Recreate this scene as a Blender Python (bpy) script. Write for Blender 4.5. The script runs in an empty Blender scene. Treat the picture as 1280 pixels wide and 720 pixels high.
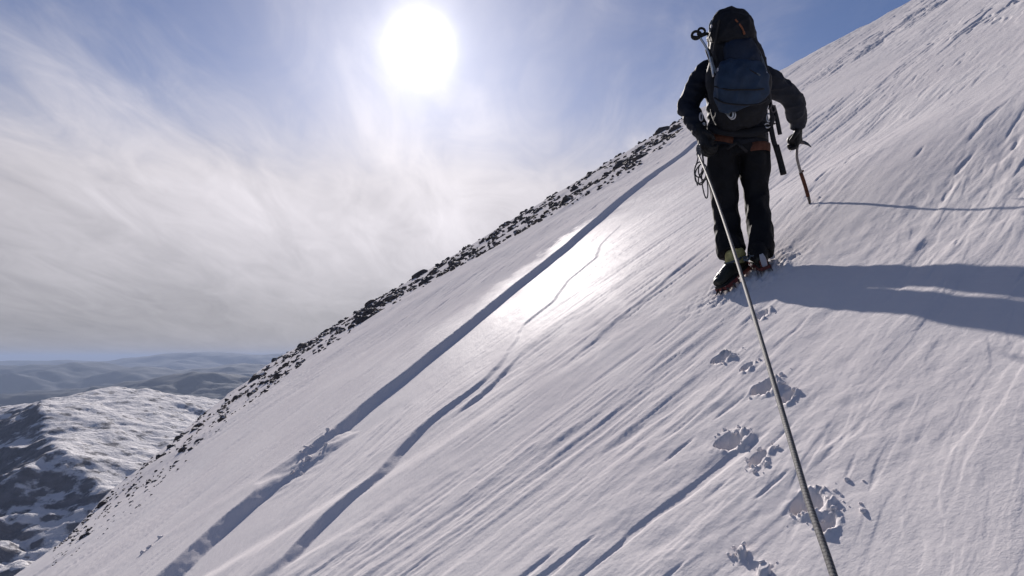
import bpy, bmesh, math, random
import numpy as np
from mathutils import Vector, Matrix, Quaternion, noise as mnoise
random.seed(7)
rng = np.random.default_rng(7)
scene = bpy.context.scene
COL = scene.collection
F = 950.0; CX = 640.0; HY = 447.0
A_, B_, C_ = .58, .198, 1.43          # the snow face: z = A x + B y - C, camera at the origin

def P(u, v, y): return Vector(((u-CX)/F*y, y, (HY-v)/F*y))
def plane_at(u, v):
    t = C_/(A_*(u-CX)/F + B_ - (HY-v)/F)
    return ((u-CX)/F*t, t)

# ---------------------------------------------------------------- noise
_g = np.random.default_rng(3).random(4096)*2*np.pi
GX, GY = np.cos(_g), np.sin(_g)
def _h(ix, iy, s):
    n = (ix*374761393 + iy*668265263 + s*69069) & 0xffffffff
    n = ((n ^ (n >> 13))*1274126177) & 0xffffffff
    return (n ^ (n >> 16)) & 4095
def gn(x, y, s=0):
    x0 = np.floor(x).astype(np.int64); y0 = np.floor(y).astype(np.int64)
    fx = x-x0; fy = y-y0
    def d(i, j):
        k = _h(x0+i, y0+j, s); return GX[k]*(fx-i) + GY[k]*(fy-j)
    u = fx*fx*fx*(fx*(fx*6-15)+10); w = fy*fy*fy*(fy*(fy*6-15)+10)
    a = d(0,0); a = a+(d(1,0)-a)*u
    b = d(0,1); b = b+(d(1,1)-b)*u
    return (a+(b-a)*w)*1.5
def fbm(x, y, s=0, o=4, g=.5, l=2.07):
    r = 0; a = 1; 
    for i in range(o):
        r = r+a*gn(x, y, s+i*17); a *= g
        x, y = (x*.8-y*.6)*l, (x*.6+y*.8)*l
    return r
def sst(a, b, x):
    t = np.clip((x-a)/(b-a), 0, 1); return t*t*(3-2*t)

# ---------------------------------------------------------------- the snow face as a height function
RE_U = [(-75,26),(-60,16),(-45,13.5),(-32,16.2),(-30.5,17),(-24.8,29),(-22,44),(-18,72),(-12,76),(-6,75),(3.6,88),(12.5,98),(17,72),(19,60),(27.3,54),(40,52),(60,60),(100,90)]
def re_of(az):
    return np.interp(az, [a for a,_ in RE_U], [b for _,b in RE_U])

def pathdist(x, y, pts):
    """signed distance (left positive) to a line that always gains y, and position along it 0..1"""
    ys = np.array([p[1] for p in pts]); xs = np.array([p[0] for p in pts])
    o = np.argsort(ys); ys = ys[o]; xs = xs[o]
    fine = np.linspace(ys[0], ys[-1], 600); fx = np.interp(fine, ys, xs)
    k = np.ones(15)/15; fx2 = np.convolve(np.pad(fx, 7, mode='edge'), k, 'valid')
    sl = np.gradient(fx2, fine); sl = np.convolve(np.pad(sl, 30, mode='edge'), np.ones(61)/61, 'valid')
    d = -(x-np.interp(y, fine, fx2))/np.sqrt(1+np.interp(y, fine, sl)**2)
    t = np.interp(np.log(np.maximum(y, .1)), np.log(ys), np.linspace(0, 1, len(ys)))
    inside = sst(ys[0]-.3, ys[0]+.2, y)*(1-sst(ys[-1]-.2, ys[-1]+.3, y))
    return d, t, inside

def densify(px, n=6, jit=0.0, s=5):
    w = [plane_at(*p) for p in px]; out = []
    r = random.Random(s)
    for a, b in zip(w[:-1], w[1:]):
        for k in range(n):
            t = k/n; out.append((a[0]+(b[0]-a[0])*t+r.uniform(-jit, jit), a[1]+(b[1]-a[1])*t+r.uniform(-jit, jit)))
    out.append(w[-1]); return out
CRACK = densify([(150,778),(220,713),(288,652),(345,603),(400,560),(470,500),(540,445),(610,388),(680,330),(760,265),(820,216),(868,176),(884,163)], 3, .012, 4)
CRACK2 = densify([(345,716),(370,690),(400,658),(450,610),(485,580),(502,556),(540,520),(572,495),(600,478),(622,455),(640,428),(655,400),(690,374),(712,345),(745,318),(752,300),(775,277)], 3, .012, 6)
CRACK3 = densify([(560,520),(600,488),(630,462),(655,432)], 3, .01, 8)
CRACK4 = densify([(690,470),(760,410),(830,352),(900,300)], 4, .015, 9)
def step(x, y, pts, h, L, ramp, wig, s, prof, gap=None):
    d, t, ins = pathdist(x, y, pts)
    near = np.abs(d) < L*3
    d = d + wig*fbm(x*1.1, y*1.1, s, 3, .4)+wig*.18*fbm(x*9, y*9, s+2, 2)
    amp = h*ins*np.interp(t, [p[0] for p in prof], [p[1] for p in prof])
    up = np.where(d > 0, .5*np.exp(-np.abs(d)/L), -.5*np.exp(-np.abs(d)/L))
    rw = ramp+.60*amp
    if gap is not None: rw = rw+.42*np.exp(-((y-gap)/.30)**2)
    k = np.clip(d/rw, -1, 1)
    e_ = np.maximum(np.abs(d)-rw, 0)
    up = np.sign(d)*.5*np.exp(-e_/L)
    return np.where(near, amp*np.where(np.abs(d) < rw, .5*k, up), 0)

FOOT = [ # pixel, size, depth, turn
 (951,393,.085,.05,.1),(902,447,.085,.06,-.5),(934,459,.06,.035,.3),(955,485,.095,.07,-.2),(984,497,.06,.045,.4),
 (912,552,.095,.06,-.4),(948,572,.07,.03,.5),(1010,630,.085,.085,-.2),(1034,655,.055,.04,.3),(927,692,.03,-.02,0),(955,716,.04,-.02,.2)]
FOOTW = [(plane_at(u, v), r*.8, d, a) for u, v, r, d, a in FOOT]

def terr(n, k, sharp):
    f = n*k; i = np.floor(f); r = f-i
    return (i+sst(1-sharp, 1, r))/k

def H(x, y, fine=True):
    x = np.asarray(x, float); y = np.asarray(y, float)
    r = np.hypot(x, y)+1e-6; az = np.degrees(np.arctan2(x, y))
    z = A_*x+B_*y-C_
    re = re_of(az)
    e = np.maximum(0, r-re)
    z = z-np.where(e < 9, e*e/18, 4.5+(e-9))*(1-.0*e)
    far = sst(12, 50, r)
    z = z + .32*far*gn(x/14+3, y/14, 91) + .10*sst(5, 20, r)*gn(x/4.5, y/6, 95)
    z = z + .012*sst(1.5, 6, r)*gn(x/1.3+y*.2, y/2.6, 97)
    # ground swell uphill of the climber, where the axe is planted
    z = z + .13*np.exp(-((x-2.75)**2/(2*.8**2)+(y-6.3)**2/(2*1.0**2)))
    z = z + .05*np.exp(-((x-3.4)**2/(2*.7**2)+(y-4.6)**2/(2*1.6**2)))
    if not fine: return z
    # wind ridges
    q_ = x-.4125*y+5.94+.6*gn(x/5, y/5, 81)
    wA = 1-sst(.6, 3.0, q_)
    wB = (1-wA)*sst(.16, .40, x/(np.abs(y)+.6)+.06*gn(x/2, y/2, 83))
    wB = np.maximum(wB, (1-wA)*sst(22, 40, r))
    out = 0
    for (dx, w, sd) in ((.40, wA, 0), (1.05, wB, 300), (1.9, 1-wA-wB, 600)):
        ks = 2.2 if sd == 300 else 1.2 if sd == 600 else 1.
        nrm = math.hypot(dx, 1); ux, uy = dx/nrm, 1/nrm
        wx = x + .14*gn(x/2.2, y/2.2, 41+sd); wy = y + .14*gn(x/2.2, y/2.2, 47+sd)
        s = wx*ux+wy*uy; t = wx*uy-wy*ux
        pm = sst(-.25, .45, gn(s/3.5, t/1.2, 51+sd)); pm2 = sst(-.1, .5, gn(s/1.8+9, t/.8, 53+sd))
        n1 = fbm(s/5.0*ks, t/.85*min(ks, 1.5), 11+sd, 3); n2 = fbm(s/2.1*ks, t/.30, 13+sd, 3); n3 = fbm(s/.75, t/.10, 19+sd, 3)
        kb = .30 if sd == 300 else .5 if sd else 1.1
        h = kb*(.015*terr(n1, 2.5, .12)*(.25+pm) + .0100*terr(n2, 2.2, .14)*(.15+pm2)) + .0050*terr(n3, 2.0, .3)*(.25+pm)
        h = h + .005*n1 + .0018*n2
        # wind gouges: short, sharp, blunt at the upwind end
        g1 = gn(s/.75, t/.085, 401+sd)+.35*gn(s/.25, t/.04, 402+sd); g2 = gn(s/1.9+5, t/.20, 403+sd)+.3*gn(s/.4, t/.07, 404+sd)
        h = h - .0085*sst(.34, .52, g1)*sst(-.05, .35, gn(s/1.3+7, t/.9, 405+sd)) - (.015 if sd == 0 else .011)*sst(.40, .56, g2)*sst(.0, .4, gn(s/2.6, t/1.7, 406+sd))
        big = .085*far*terr(fbm(s/11, t/2.4, 71+sd, 4), 2.4, .14)
        out = out + w*(h*(1+.8*sst(10, 30, r)) + big)
    out = out + .0026*fbm(x*6, y*6, 87, 4)*(.5+sst(-.3, .4, gn(x/1.5, y/1.5, 88)))
    # smoother hard-blown band left of the fracture
    dC, _, iC = pathdist(x, y, CRACK); dD, _, iD = pathdist(x, y, CRACK2)
    calm = (1-.9*iC*np.exp(-(np.maximum(np.abs(dC+.1)-.1, 0)/.65)**2))*(1-.75*iD*np.exp(-(dD/.22)**2))
    out = out + (1-wA)*sst(.28, .42, x/(np.abs(y)+1))*sst(6, 14, r)*.052*terr(fbm((x*.69+y*.72)/3.6, (x*.72-y*.69)/.62, 207, 4), 1.9, .10)*sst(-.35, .25, gn(x/5, y/7, 211))
    z = z + out*(.55+.45*sst(-.5, .5, gn(x/6, y/9, 77)))*calm
    # the long fracture line: the slab left of it stands a hand higher
    z = z + step(x, y, CRACK, .122, 2.6, .012, .04, 21, [(0,1.2),(.25,1.15),(.5,1.05),(.8,1.15),(.95,.85),(1,0)], plane_at(392, 568)[1])
    z = z + step(x, y, CRACK2, .060, .55, .014, .035, 31, [(0,.4),(.04,1.15),(.25,1.1),(.45,.75),(.6,.42),(.8,.34),(1,.15)])
    z = z + step(x, y, CRACK3, .045, .3, .012, .04, 33, [(0,0),(.3,1),(.8,.6),(1,0)])
    z = z + step(x, y, CRACK4, .020, .4, .012, .06, 35, [(0,0),(.2,.7),(.8,1),(1,0)])
    # crampon holes
    for (c, s_, d_, a) in FOOTW:
        m = (np.abs(x-c[0]) < .4) & (np.abs(y-c[1]) < .4)
        if not m.any(): continue
        xx = x[m]-c[0]; yy = y[m]-c[1]
        ca, sa = math.cos(a), math.sin(a)
        p = (xx*ca-yy*sa)/(s_*.62); q = (xx*sa+yy*ca)/(s_*.95)
        nn = fbm(xx*22+c[0]*9, yy*22+c[1]*7, 61, 3)
        rr = np.sqrt(p*p+q*q)+.17*fbm(xx*11+c[0]*5, yy*11, 63, 2)
        hole = -1.3*d_*(1-sst(.72, 1.0, rr))
        rim = abs(d_)*.15*np.exp(-((rr-1.22)/.30)**2)*(.35+1.2*sst(-.2, .5, nn))*(1+.8*np.clip(p-q, -1, 1))
        crumb = .0025*nn*np.exp(-(rr/1.5)**2)
        z[m] += hole+rim+crumb
    # churned snow under the climber's boots
    for (cx, cy, s_) in ((1.50,5.20,.20),(1.68,5.0,.16),(1.66,5.12,.14),(2.36,5.95,.05)):
        m = (np.abs(x-cx) < .7) & (np.abs(y-cy) < .7)
        if m.any():
            g = np.exp(-((x[m]-cx)**2+(y[m]-cy)**2)/(2*s_*s_))
            z[m] += g*.018*fbm(x[m]*16, y[m]*16, 65, 3)
    # rubble in the gap of the fracture
    c = plane_at(392, 568); m = (np.abs(x-c[0]) < 1.2) & (np.abs(y-c[1]) < 1.6)
    if m.any():
        g = np.exp(-((x[m]-c[0])**2/(2*.22**2)+(y[m]-c[1])**2/(2*.5**2)))
        z[m] += g*(.01+.03*fbm(x[m]*4.4, y[m]*4.4, 67, 4))
    return z
def Hs(x, y, fine=True): return float(H(np.array([x]), np.array([y]), fine)[0])

# ---------------------------------------------------------------- materials
def mat(name, col, rough=.6, var=.25, scale=20, bump=.2, bscale=60, metal=0, spec=.4, stretch=(1,1,1), dist=.003, sheen=0):
    m = bpy.data.materials.new(name); m.use_nodes = True
    nt = m.node_tree; N = nt.nodes; L = nt.links; b = N['Principled BSDF']
    tc = N.new('ShaderNodeTexCoord'); mp = N.new('ShaderNodeMapping'); mp.inputs['Scale'].default_value = stretch
    L.new(tc.outputs['Object'], mp.inputs[0])
    n = N.new('ShaderNodeTexNoise'); n.inputs['Scale'].default_value = scale; n.inputs['Detail'].default_value = 6
    L.new(mp.outputs[0], n.inputs['Vector'])
    r = N.new('ShaderNodeMapRange'); r.inputs[1].default_value = .3; r.inputs[2].default_value = .7
    r.inputs[3].default_value = 1-var; r.inputs[4].default_value = 1+var
    L.new(n.outputs['Fac'], r.inputs[0])
    mx = N.new('ShaderNodeMix'); mx.data_type = 'RGBA'; mx.blend_type = 'MULTIPLY'; mx.inputs[0].default_value = 1
    mx.inputs[6].default_value = (*col, 1); L.new(r.outputs[0], mx.inputs[7])
    L.new(mx.outputs[2], b.inputs['Base Color'])
    b.inputs['Roughness'].default_value = rough; b.inputs['Metallic'].default_value = metal
    b.inputs['Specular IOR Level'].default_value = spec
    if sheen: b.inputs['Sheen Weight'].default_value = sheen
    if bump:
        n2 = N.new('ShaderNodeTexNoise'); n2.inputs['Scale'].default_value = bscale; n2.inputs['Detail'].default_value = 5
        L.new(mp.outputs[0], n2.inputs['Vector'])
        bp = N.new('ShaderNodeBump'); bp.inputs['Strength'].default_value = bump; bp.inputs['Distance'].default_value = dist
        L.new(n2.outputs['Fac'], bp.inputs['Height']); L.new(bp.outputs[0], b.inputs['Normal'])
    return m

def snow_material():
    m = bpy.data.materials.new('wind_packed_snow'); m.use_nodes = True
    nt = m.node_tree; N = nt.nodes; L = nt.links; b = N['Principled BSDF']
    tc = N.new('ShaderNodeTexCoord')
    def noi(scale, det, vec, rough=.55):
        n = N.new('ShaderNodeTexNoise'); n.inputs['Scale'].default_value = scale; n.inputs['Detail'].default_value = det
        n.inputs['Roughness'].default_value = rough; L.new(vec, n.inputs['Vector']); return n.outputs['Fac']
    mp = N.new('ShaderNodeMapping'); mp.inputs['Rotation'].default_value = (0, 0, math.radians(33)); mp.inputs['Scale'].default_value = (1, .16, 1)
    L.new(tc.outputs['Object'], mp.inputs[0])
    # colour: faint warm and cool drifts
    cr = N.new('ShaderNodeValToRGB'); cr.color_ramp.elements[0].position = .3; cr.color_ramp.elements[1].position = .7
    cr.color_ramp.elements[0].color = (.855,.805,.795,1); cr.color_ramp.elements[1].color = (.915,.87,.85,1)
    L.new(noi(1.3, 5, mp.outputs[0]), cr.inputs[0]); L.new(cr.outputs[0], b.inputs['Base Color'])
    rr = N.new('ShaderNodeMapRange'); rr.inputs[1].default_value = .35; rr.inputs[2].default_value = .68
    rr.inputs[3].default_value = .85; rr.inputs[4].default_value = .6
    L.new(noi(.5, 4, mp.outputs[0]), rr.inputs[0])
    # a patch of hard wind glaze on the open face
    gx, gy = plane_at(708, 338); gp = N.new('ShaderNodeMapping'); gp.vector_type = 'TEXTURE'
    gp.inputs['Location'].default_value = (gx, gy, A_*gx+B_*gy-C_); gp.inputs['Rotation'].default_value = (0, 0, -.4); gp.inputs['Scale'].default_value = (1.5, 4.0, 4)
    L.new(tc.outputs['Object'], gp.inputs[0]); ln = N.new('ShaderNodeVectorMath'); ln.operation = 'LENGTH'; L.new(gp.outputs[0], ln.inputs[0])
    ga = N.new('ShaderNodeMath'); ga.operation = 'MULTIPLY_ADD'; L.new(noi(1.6, 6, mp.outputs[0], .65), ga.inputs[0]); ga.inputs[1].default_value = -2.4; L.new(ln.outputs['Value'], ga.inputs[2])
    gr = N.new('ShaderNodeMapRange'); gr.inputs[1].default_value = -1.2; gr.inputs[2].default_value = .9; gr.inputs[3].default_value = 1; gr.inputs[4].default_value = 0; L.new(ga.outputs[0], gr.inputs[0])
    mr = N.new('ShaderNodeMix'); L.new(gr.outputs[0], mr.inputs[0]); L.new(rr.outputs[0], mr.inputs[2]); mr.inputs[3].default_value = .6; L.new(mr.outputs[0], b.inputs['Roughness'])
    ms = N.new('ShaderNodeMix'); L.new(gr.outputs[0], ms.inputs[0]); ms.inputs[2].default_value = .0; ms.inputs[3].default_value = .008; L.new(ms.outputs[0], b.inputs['Specular IOR Level'])
    b0 = N.new('ShaderNodeBump'); b0.inputs['Strength'].default_value = .55; b0.inputs['Distance'].default_value = .0016
    L.new(noi(170, 3, tc.outputs['Object'], .7), b0.inputs['Height'])
    b1 = N.new('ShaderNodeBump'); b1.inputs['Strength'].default_value = .45; b1.inputs['Distance'].default_value = .004; L.new(b0.outputs[0], b1.inputs['Normal'])
    L.new(noi(48, 4, tc.outputs['Object'], .6), b1.inputs['Height'])
    b2 = N.new('ShaderNodeBump'); b2.inputs['Strength'].default_value = .55; b2.inputs['Distance'].default_value = .012
    L.new(noi(9, 4, mp.outputs[0], .6), b2.inputs['Height']); L.new(b1.outputs[0], b2.inputs['Normal'])
    L.new(b2.outputs[0], b.inputs['Normal'])
    return m
SNOW = snow_material()
ROCK = mat('dark_frosted_rock', (.10,.083,.075), .85, .5, 3, .8, 9, dist=.05)
def add_frost(m, lo, hi, scale, col=(.8,.79,.8), updir=(.0,.0,1)):
    """snow lying on the up-facing parts of a rock"""
    nt = m.node_tree; N = nt.nodes; L = nt.links; b = N['Principled BSDF']
    src = b.inputs['Base Color'].links[0].from_socket
    g = N.new('ShaderNodeNewGeometry'); sp = N.new('ShaderNodeVectorMath'); sp.operation = 'DOT_PRODUCT'; sp.inputs[1].default_value = updir
    L.new(g.outputs['True Normal'], sp.inputs[0])
    n = N.new('ShaderNodeTexNoise'); n.inputs['Scale'].default_value = scale; n.inputs['Detail'].default_value = 6
    tc = N.new('ShaderNodeTexCoord'); L.new(tc.outputs['Object'], n.inputs['Vector'])
    ad = N.new('ShaderNodeMath'); ad.operation = 'ADD'; L.new(sp.outputs['Value'], ad.inputs[0]); L.new(n.outputs['Fac'], ad.inputs[1])
    r = N.new('ShaderNodeMapRange'); r.inputs[1].default_value = lo; r.inputs[2].default_value = hi; L.new(ad.outputs[0], r.inputs[0])
    mx = N.new('ShaderNodeMix'); mx.data_type = 'RGBA'; L.new(r.outputs[0], mx.inputs[0]); L.new(src, mx.inputs[6]); mx.inputs[7].default_value = (*col, 1)
    L.new(mx.outputs[2], b.inputs['Base Color'])
add_frost(ROCK, 1.36, 1.45, 2.5)
JACKET = mat('navy_shell_fabric', (.007,.010,.019), .75, .3, 14, .5, 40, dist=.004, spec=.3)
TROUS = mat('black_trouser_fabric', (.0055,.006,.008), .8, .35, 16, .5, 45, dist=.004, spec=.25)
GLOVE = mat('black_glove_leather', (.008,.008,.009), .6, .3, 30, .4, 120, spec=.3)
PACKB = mat('black_pack_nylon', (.0045,.0055,.009), .75, .35, 18, .5, 60, dist=.004, spec=.35)
PACKBL = mat('blue_pack_nylon', (.014,.033,.068), .7, .3, 12, .5, 50, dist=.004, spec=.35)
PACKDB = mat('dark_blue_pack_nylon', (.006,.014,.034), .7, .3, 12, .5, 50, dist=.004, spec=.35)
WEB = mat('grey_webbing', (.10,.12,.14), .7, .2, 60, .2, 200)
WEBB = mat('black_webbing', (.012,.012,.014), .7, .2, 60, .2, 200)
BROWN = mat('brown_harness_webbing', (.10,.040,.026), .8, .3, 40, .3, 150, spec=.2)
ORANGE = mat('orange_webbing', (.20,.07,.03), .75, .2, 40, .2, 150)
METAL = mat('brushed_alloy', (.55,.56,.58), .35, .1, 40, .05, 200, metal=1)
AXEM = mat('scuffed_axe_alloy', (.20,.19,.19), .5, .25, 60, .2, 150, metal=1)
DMETAL = mat('dark_steel', (.10,.09,.09), .4, .2, 40, .1, 200, metal=1)
REDM = mat('red_painted_crampon_steel', (.15,.032,.028), .55, .3, 50, .1, 100)
PALE = mat('pale_grey_plastic', (.42,.42,.46), .5, .1, 40, .05, 100)
YELL = mat('pale_yellow_gaiter_fabric', (.45,.40,.16), .75, .3, 30, .4, 90)
BOOT = mat('olive_black_boot_leather', (.018,.020,.013), .55, .5, 25, .4, 90)
SOLE = mat('black_rubber', (.012,.012,.012), .8, .2, 40, .3, 90)
SKIN = mat('face_skin', (.48,.28,.2), .55, .08, 30, .1, 200)
HAIR = mat('dark_hair', (.02,.013,.009), .6, .4, 80, .5, 300, stretch=(1,1,.1))
EYE = mat('eye_white', (.75,.73,.7), .25, .03, 20, 0)
def rope_mat(name, c1, c2, scale=420):
    m = mat(name, c1, .75, .25, 60, .5, 300, dist=.002)
    nt = m.node_tree; N = nt.nodes; L = nt.links; b = N['Principled BSDF']
    src = b.inputs['Base Color'].links[0].from_socket
    tc = N.new('ShaderNodeTexCoord'); w = N.new('ShaderNodeTexWave'); w.inputs['Scale'].default_value = scale/10
    w.bands_direction = 'DIAGONAL'; w.inputs['Distortion'].default_value = 1.5; w.inputs['Detail'].default_value = 1
    L.new(tc.outputs['Object'], w.inputs['Vector'])
    r = N.new('ShaderNodeMapRange'); r.inputs[1].default_value = .55; r.inputs[2].default_value = .8; L.new(w.outputs['Fac'], r.inputs[0])
    mx = N.new('ShaderNodeMix'); mx.data_type = 'RGBA'; L.new(r.outputs[0], mx.inputs[0]); L.new(src, mx.inputs[6]); mx.inputs[7].default_value = (*c2, 1)
    L.new(mx.outputs[2], b.inputs['Base Color'])
    return m
ROPE = rope_mat('grey_rope_sheath', (.17,.165,.16), (.06,.06,.065))
CORD = rope_mat('thin_cord_sheath', (.06,.06,.065), (.03,.03,.03))

# ---------------------------------------------------------------- object helpers
ORG = Vector((0, 0, 0))
def finish(o, smooth=True):
    if smooth:
        o.data.polygons.foreach_set('use_smooth', [True]*len(o.data.polygons)); o.data.update()
def obj(name, bm, m, parent=None, smooth=True, mats=None, loc=None):
    me = bpy.data.meshes.new(name)
    off = loc if loc is not None else ORG
    bmesh.ops.translate(bm, verts=bm.verts, vec=-off)
    bmesh.ops.recalc_face_normals(bm, faces=bm.faces)
    bm.to_mesh(me); bm.free()
    for mm in (mats or [m]): me.materials.append(mm)
    o = bpy.data.objects.new(name, me); COL.objects.link(o)
    if parent is not None: o.parent = parent
    else: o.location = off
    finish(o, smooth); return o
def tag(o, label=None, cat=None, group=None, kind=None):
    if label: o['label'] = label
    if cat: o['category'] = cat
    if group: o['group'] = group
    if kind: o['kind'] = kind
    return o
def empty(name, label, cat, loc, group=None):
    o = bpy.data.objects.new(name, None); COL.objects.link(o); o.location = loc; o.empty_display_size = .1
    return tag(o, label, cat, group)
def set_mat(bm, n0, idx):
    bm.faces.ensure_lookup_table()
    for f in bm.faces[n0:]: f.material_index = idx

def catmull(pts, n):
    P_ = [Vector(p) for p in pts]; out = []
    for i in range(len(P_)-1):
        p0 = P_[max(i-1, 0)]; p1 = P_[i]; p2 = P_[i+1]; p3 = P_[min(i+2, len(P_)-1)]
        for k in range(n):
            t = k/n
            out.append(.5*((2*p1)+(p2-p0)*t+(2*p0-5*p1+4*p2-p3)*t*t+(3*p1-p0-3*p2+p3)*t**3))
    out.append(P_[-1]); return out
def loft(bm, pts, radii, seg=20, ref=Vector((0, 1, 0)), ex=2.0, cap=True, sub=4):
    """tube with elliptical sections; radii = (side, toward ref) or a number; smoothly interpolated"""
    R = [Vector((r, r, 0)) if isinstance(r, (int, float)) else Vector((r[0], r[1], 0)) for r in radii]
    pp = catmull(pts, sub) if sub > 1 else [Vector(p) for p in pts]; rr = catmull(R, sub) if sub > 1 else R
    rings = []; side = None
    for i, p in enumerate(pp):
        d = (pp[min(i+1, len(pp)-1)]-pp[max(i-1, 0)]).normalized()
        if side is None:
            side = d.cross(ref)
            if side.length < 1e-3: side = d.cross(Vector((1, 0, 0)))
        else: side = side - d*side.dot(d)
        side.normalize(); up = side.cross(d).normalized()
        ring = []
        for k in range(seg):
            a = 2*math.pi*k/seg; c, s = math.cos(a), math.sin(a)
            c = math.copysign(abs(c)**(2/ex), c); s = math.copysign(abs(s)**(2/ex), s)
            ring.append(bm.verts.new(p+side*c*rr[i][0]+up*s*rr[i][1]))
        rings.append(ring)
    for a, b in zip(rings[:-1], rings[1:]):
        for k in range(seg): bm.faces.new((a[k], a[(k+1) % seg], b[(k+1) % seg], b[k]))
    if cap:
        bm.faces.new(rings[0][::-1]); bm.faces.new(rings[-1])
def ball(bm, c, r, sx=1, sy=1, sz=1, sub=3, rot=None):
    m = Matrix.Translation(Vector(c)) @ (rot.to_4x4() if rot else Matrix()) @ Matrix.Diagonal((sx*r, sy*r, sz*r, 1))
    bmesh.ops.create_icosphere(bm, subdivisions=sub, radius=1, matrix=m)
def box(bm, c, s, rot=None, bev=.0):
    m = Matrix.Translation(Vector(c)) @ (rot.to_4x4() if rot else Matrix()) @ Matrix.Diagonal((s[0], s[1], s[2], 1))
    r = bmesh.ops.create_cube(bm, size=1, matrix=m)
    if bev:
        es = list({e for v in r['verts'] for e in v.link_edges})
        bmesh.ops.bevel(bm, geom=es, offset=bev, segments=2, affect='EDGES')
def ring(bm, c, rx, rz, r, nrm=Vector((0, 1, 0)), up=Vector((0, 0, 1)), seg=28):
    side = up.cross(nrm).normalized(); up = nrm.cross(side).normalized()
    pts = [Vector(c)+side*math.cos(2*math.pi*k/seg)*rx+up*math.sin(2*math.pi*k/seg)*rz for k in range(seg+1)]
    loft(bm, pts, [r]*len(pts), 8, nrm, cap=False, sub=1)
def remeshed(bm, voxel, smooth=3, folds=0, fscale=8, stretch=(1,1,1), seed=0, folds2=0):
    """one continuous skin from overlapping lofts, then cloth folds"""
    me = bpy.data.meshes.new('tmp'); bmesh.ops.recalc_face_normals(bm, faces=bm.faces); bm.to_mesh(me); bm.free()
    o = bpy.data.objects.new('tmp', me); COL.objects.link(o)
    md = o.modifiers.new('r', 'REMESH'); md.mode = 'VOXEL'; md.voxel_size = voxel
    if smooth: sm = o.modifiers.new('s', 'SMOOTH'); sm.iterations = smooth; sm.factor = .5
    dg = bpy.context.evaluated_depsgraph_get()
    me2 = bpy.data.meshes.new_from_object(o.evaluated_get(dg))
    b2 = bmesh.new(); b2.from_mesh(me2)
    bpy.data.objects.remove(o); bpy.data.meshes.remove(me); bpy.data.meshes.remove(me2)
    if folds or folds2:
        b2.normal_update()
        mv = []
        for v in b2.verts:
            q = Vector((v.co.x*stretch[0], v.co.y*stretch[1], v.co.z*stretch[2]))*fscale+Vector((seed*7.3, 0, seed))
            n = mnoise.noise(q+.6*Vector((mnoise.noise(q*.7), mnoise.noise(q*.7+Vector((5,5,5))), 0)))
            n = 1-abs(n)*2.2
            mv.append(v.normal*(folds*(n-.4)+folds2*mnoise.noise(v.co*26)))
        for v, d in zip(b2.verts, mv): v.co += d
    return b2

# ---------------------------------------------------------------- snow slope mesh (polar sheet, dense where it is near)
def make_slope():
    az = np.concatenate([np.linspace(-180, -44, 60, endpoint=False), np.linspace(-44, 44, 1250, endpoint=False), np.linspace(44, 180, 60, endpoint=False)])
    rs = np.exp(np.linspace(math.log(.5), math.log(420), 6000))
    dens = (1/rs**.0)*(.55+2.0/rs)*1.0      # per unit of log r
    dens = np.where(rs > 110, .12, dens+.25)
    dens = np.where(rs < 1.3, .8, dens)
    cum = np.concatenate([[0], np.cumsum((dens[1:]+dens[:-1])/2*np.diff(np.log(rs)))])
    NR = 1050
    r = np.interp(np.linspace(0, cum[-1], NR), cum, rs)
    a = np.radians(az)
    X = np.outer(np.sin(a), r); Y = np.outer(np.cos(a), r)
    Z = np.empty_like(X)
    for i in range(0, len(az), 200): Z[i:i+200] = H(X[i:i+200], Y[i:i+200])
    na = len(az)
    co = np.stack([X, Y, Z], -1).reshape(-1, 3)
    co = np.vstack([co, [[0, 0, Hs(0, 0, False)]]])
    i = np.arange(na)[:, None]; j = np.arange(NR-1)[None, :]; i2 = (i+1) % na
    q = np.stack([i*NR+j, i*NR+j+1, i2*NR+j+1, i2*NR+j], -1).reshape(-1, 4)
    ii = np.arange(na); tri = np.stack([np.full(na, na*NR), ii*NR, ((ii+1) % na)*NR], -1)
    me = bpy.data.meshes.new('snow_slope')
    me.vertices.add(len(co)); me.vertices.foreach_set('co', co.ravel().astype(np.float32))
    nl = q.size+tri.size; me.loops.add(nl)
    me.loops.foreach_set('vertex_index', np.concatenate([q[:, ::-1].ravel(), tri[:, ::-1].ravel()]).astype(np.int32) if False else np.concatenate([q.ravel(), tri.ravel()]).astype(np.int32))
    np_ = len(q)+len(tri); me.polygons.add(np_)
    st = np.concatenate([np.arange(len(q))*4, q.size+np.arange(len(tri))*3])
    me.polygons.foreach_set('loop_start', st.astype(np.int32))
    me.polygons.foreach_set('loop_total', np.concatenate([np.full(len(q), 4), np.full(len(tri), 3)]).astype(np.int32))
    me.polygons.foreach_set('use_smooth', np.ones(np_, bool))
    me.update(calc_edges=True); me.validate()
    me.materials.append(SNOW)
    o = bpy.data.objects.new('snow_slope', me); COL.objects.link(o)
    if me.polygons[10].normal.z < 0: me.flip_normals()
    o['kind'] = 'structure'
    return o
make_slope()

def grid_obj(name, xs, ys, fz, m, kind='structure'):
    X, Y = np.meshgrid(xs, ys, indexing='ij'); Z = fz(X, Y)
    ny = len(ys); nx = len(xs)
    co = np.stack([X, Y, Z], -1).reshape(-1, 3)
    i = np.arange(nx-1)[:, None]; j = np.arange(ny-1)[None, :]
    q = np.stack([i*ny+j, (i+1)*ny+j, (i+1)*ny+j+1, i*ny+j+1], -1).reshape(-1, 4)
    me = bpy.data.meshes.new(name); me.from_pydata(co.tolist(), [], q.tolist())
    me.materials.append(m); o = bpy.data.objects.new(name, me); COL.objects.link(o); finish(o)
    if kind: o['kind'] = kind
    return o

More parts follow.
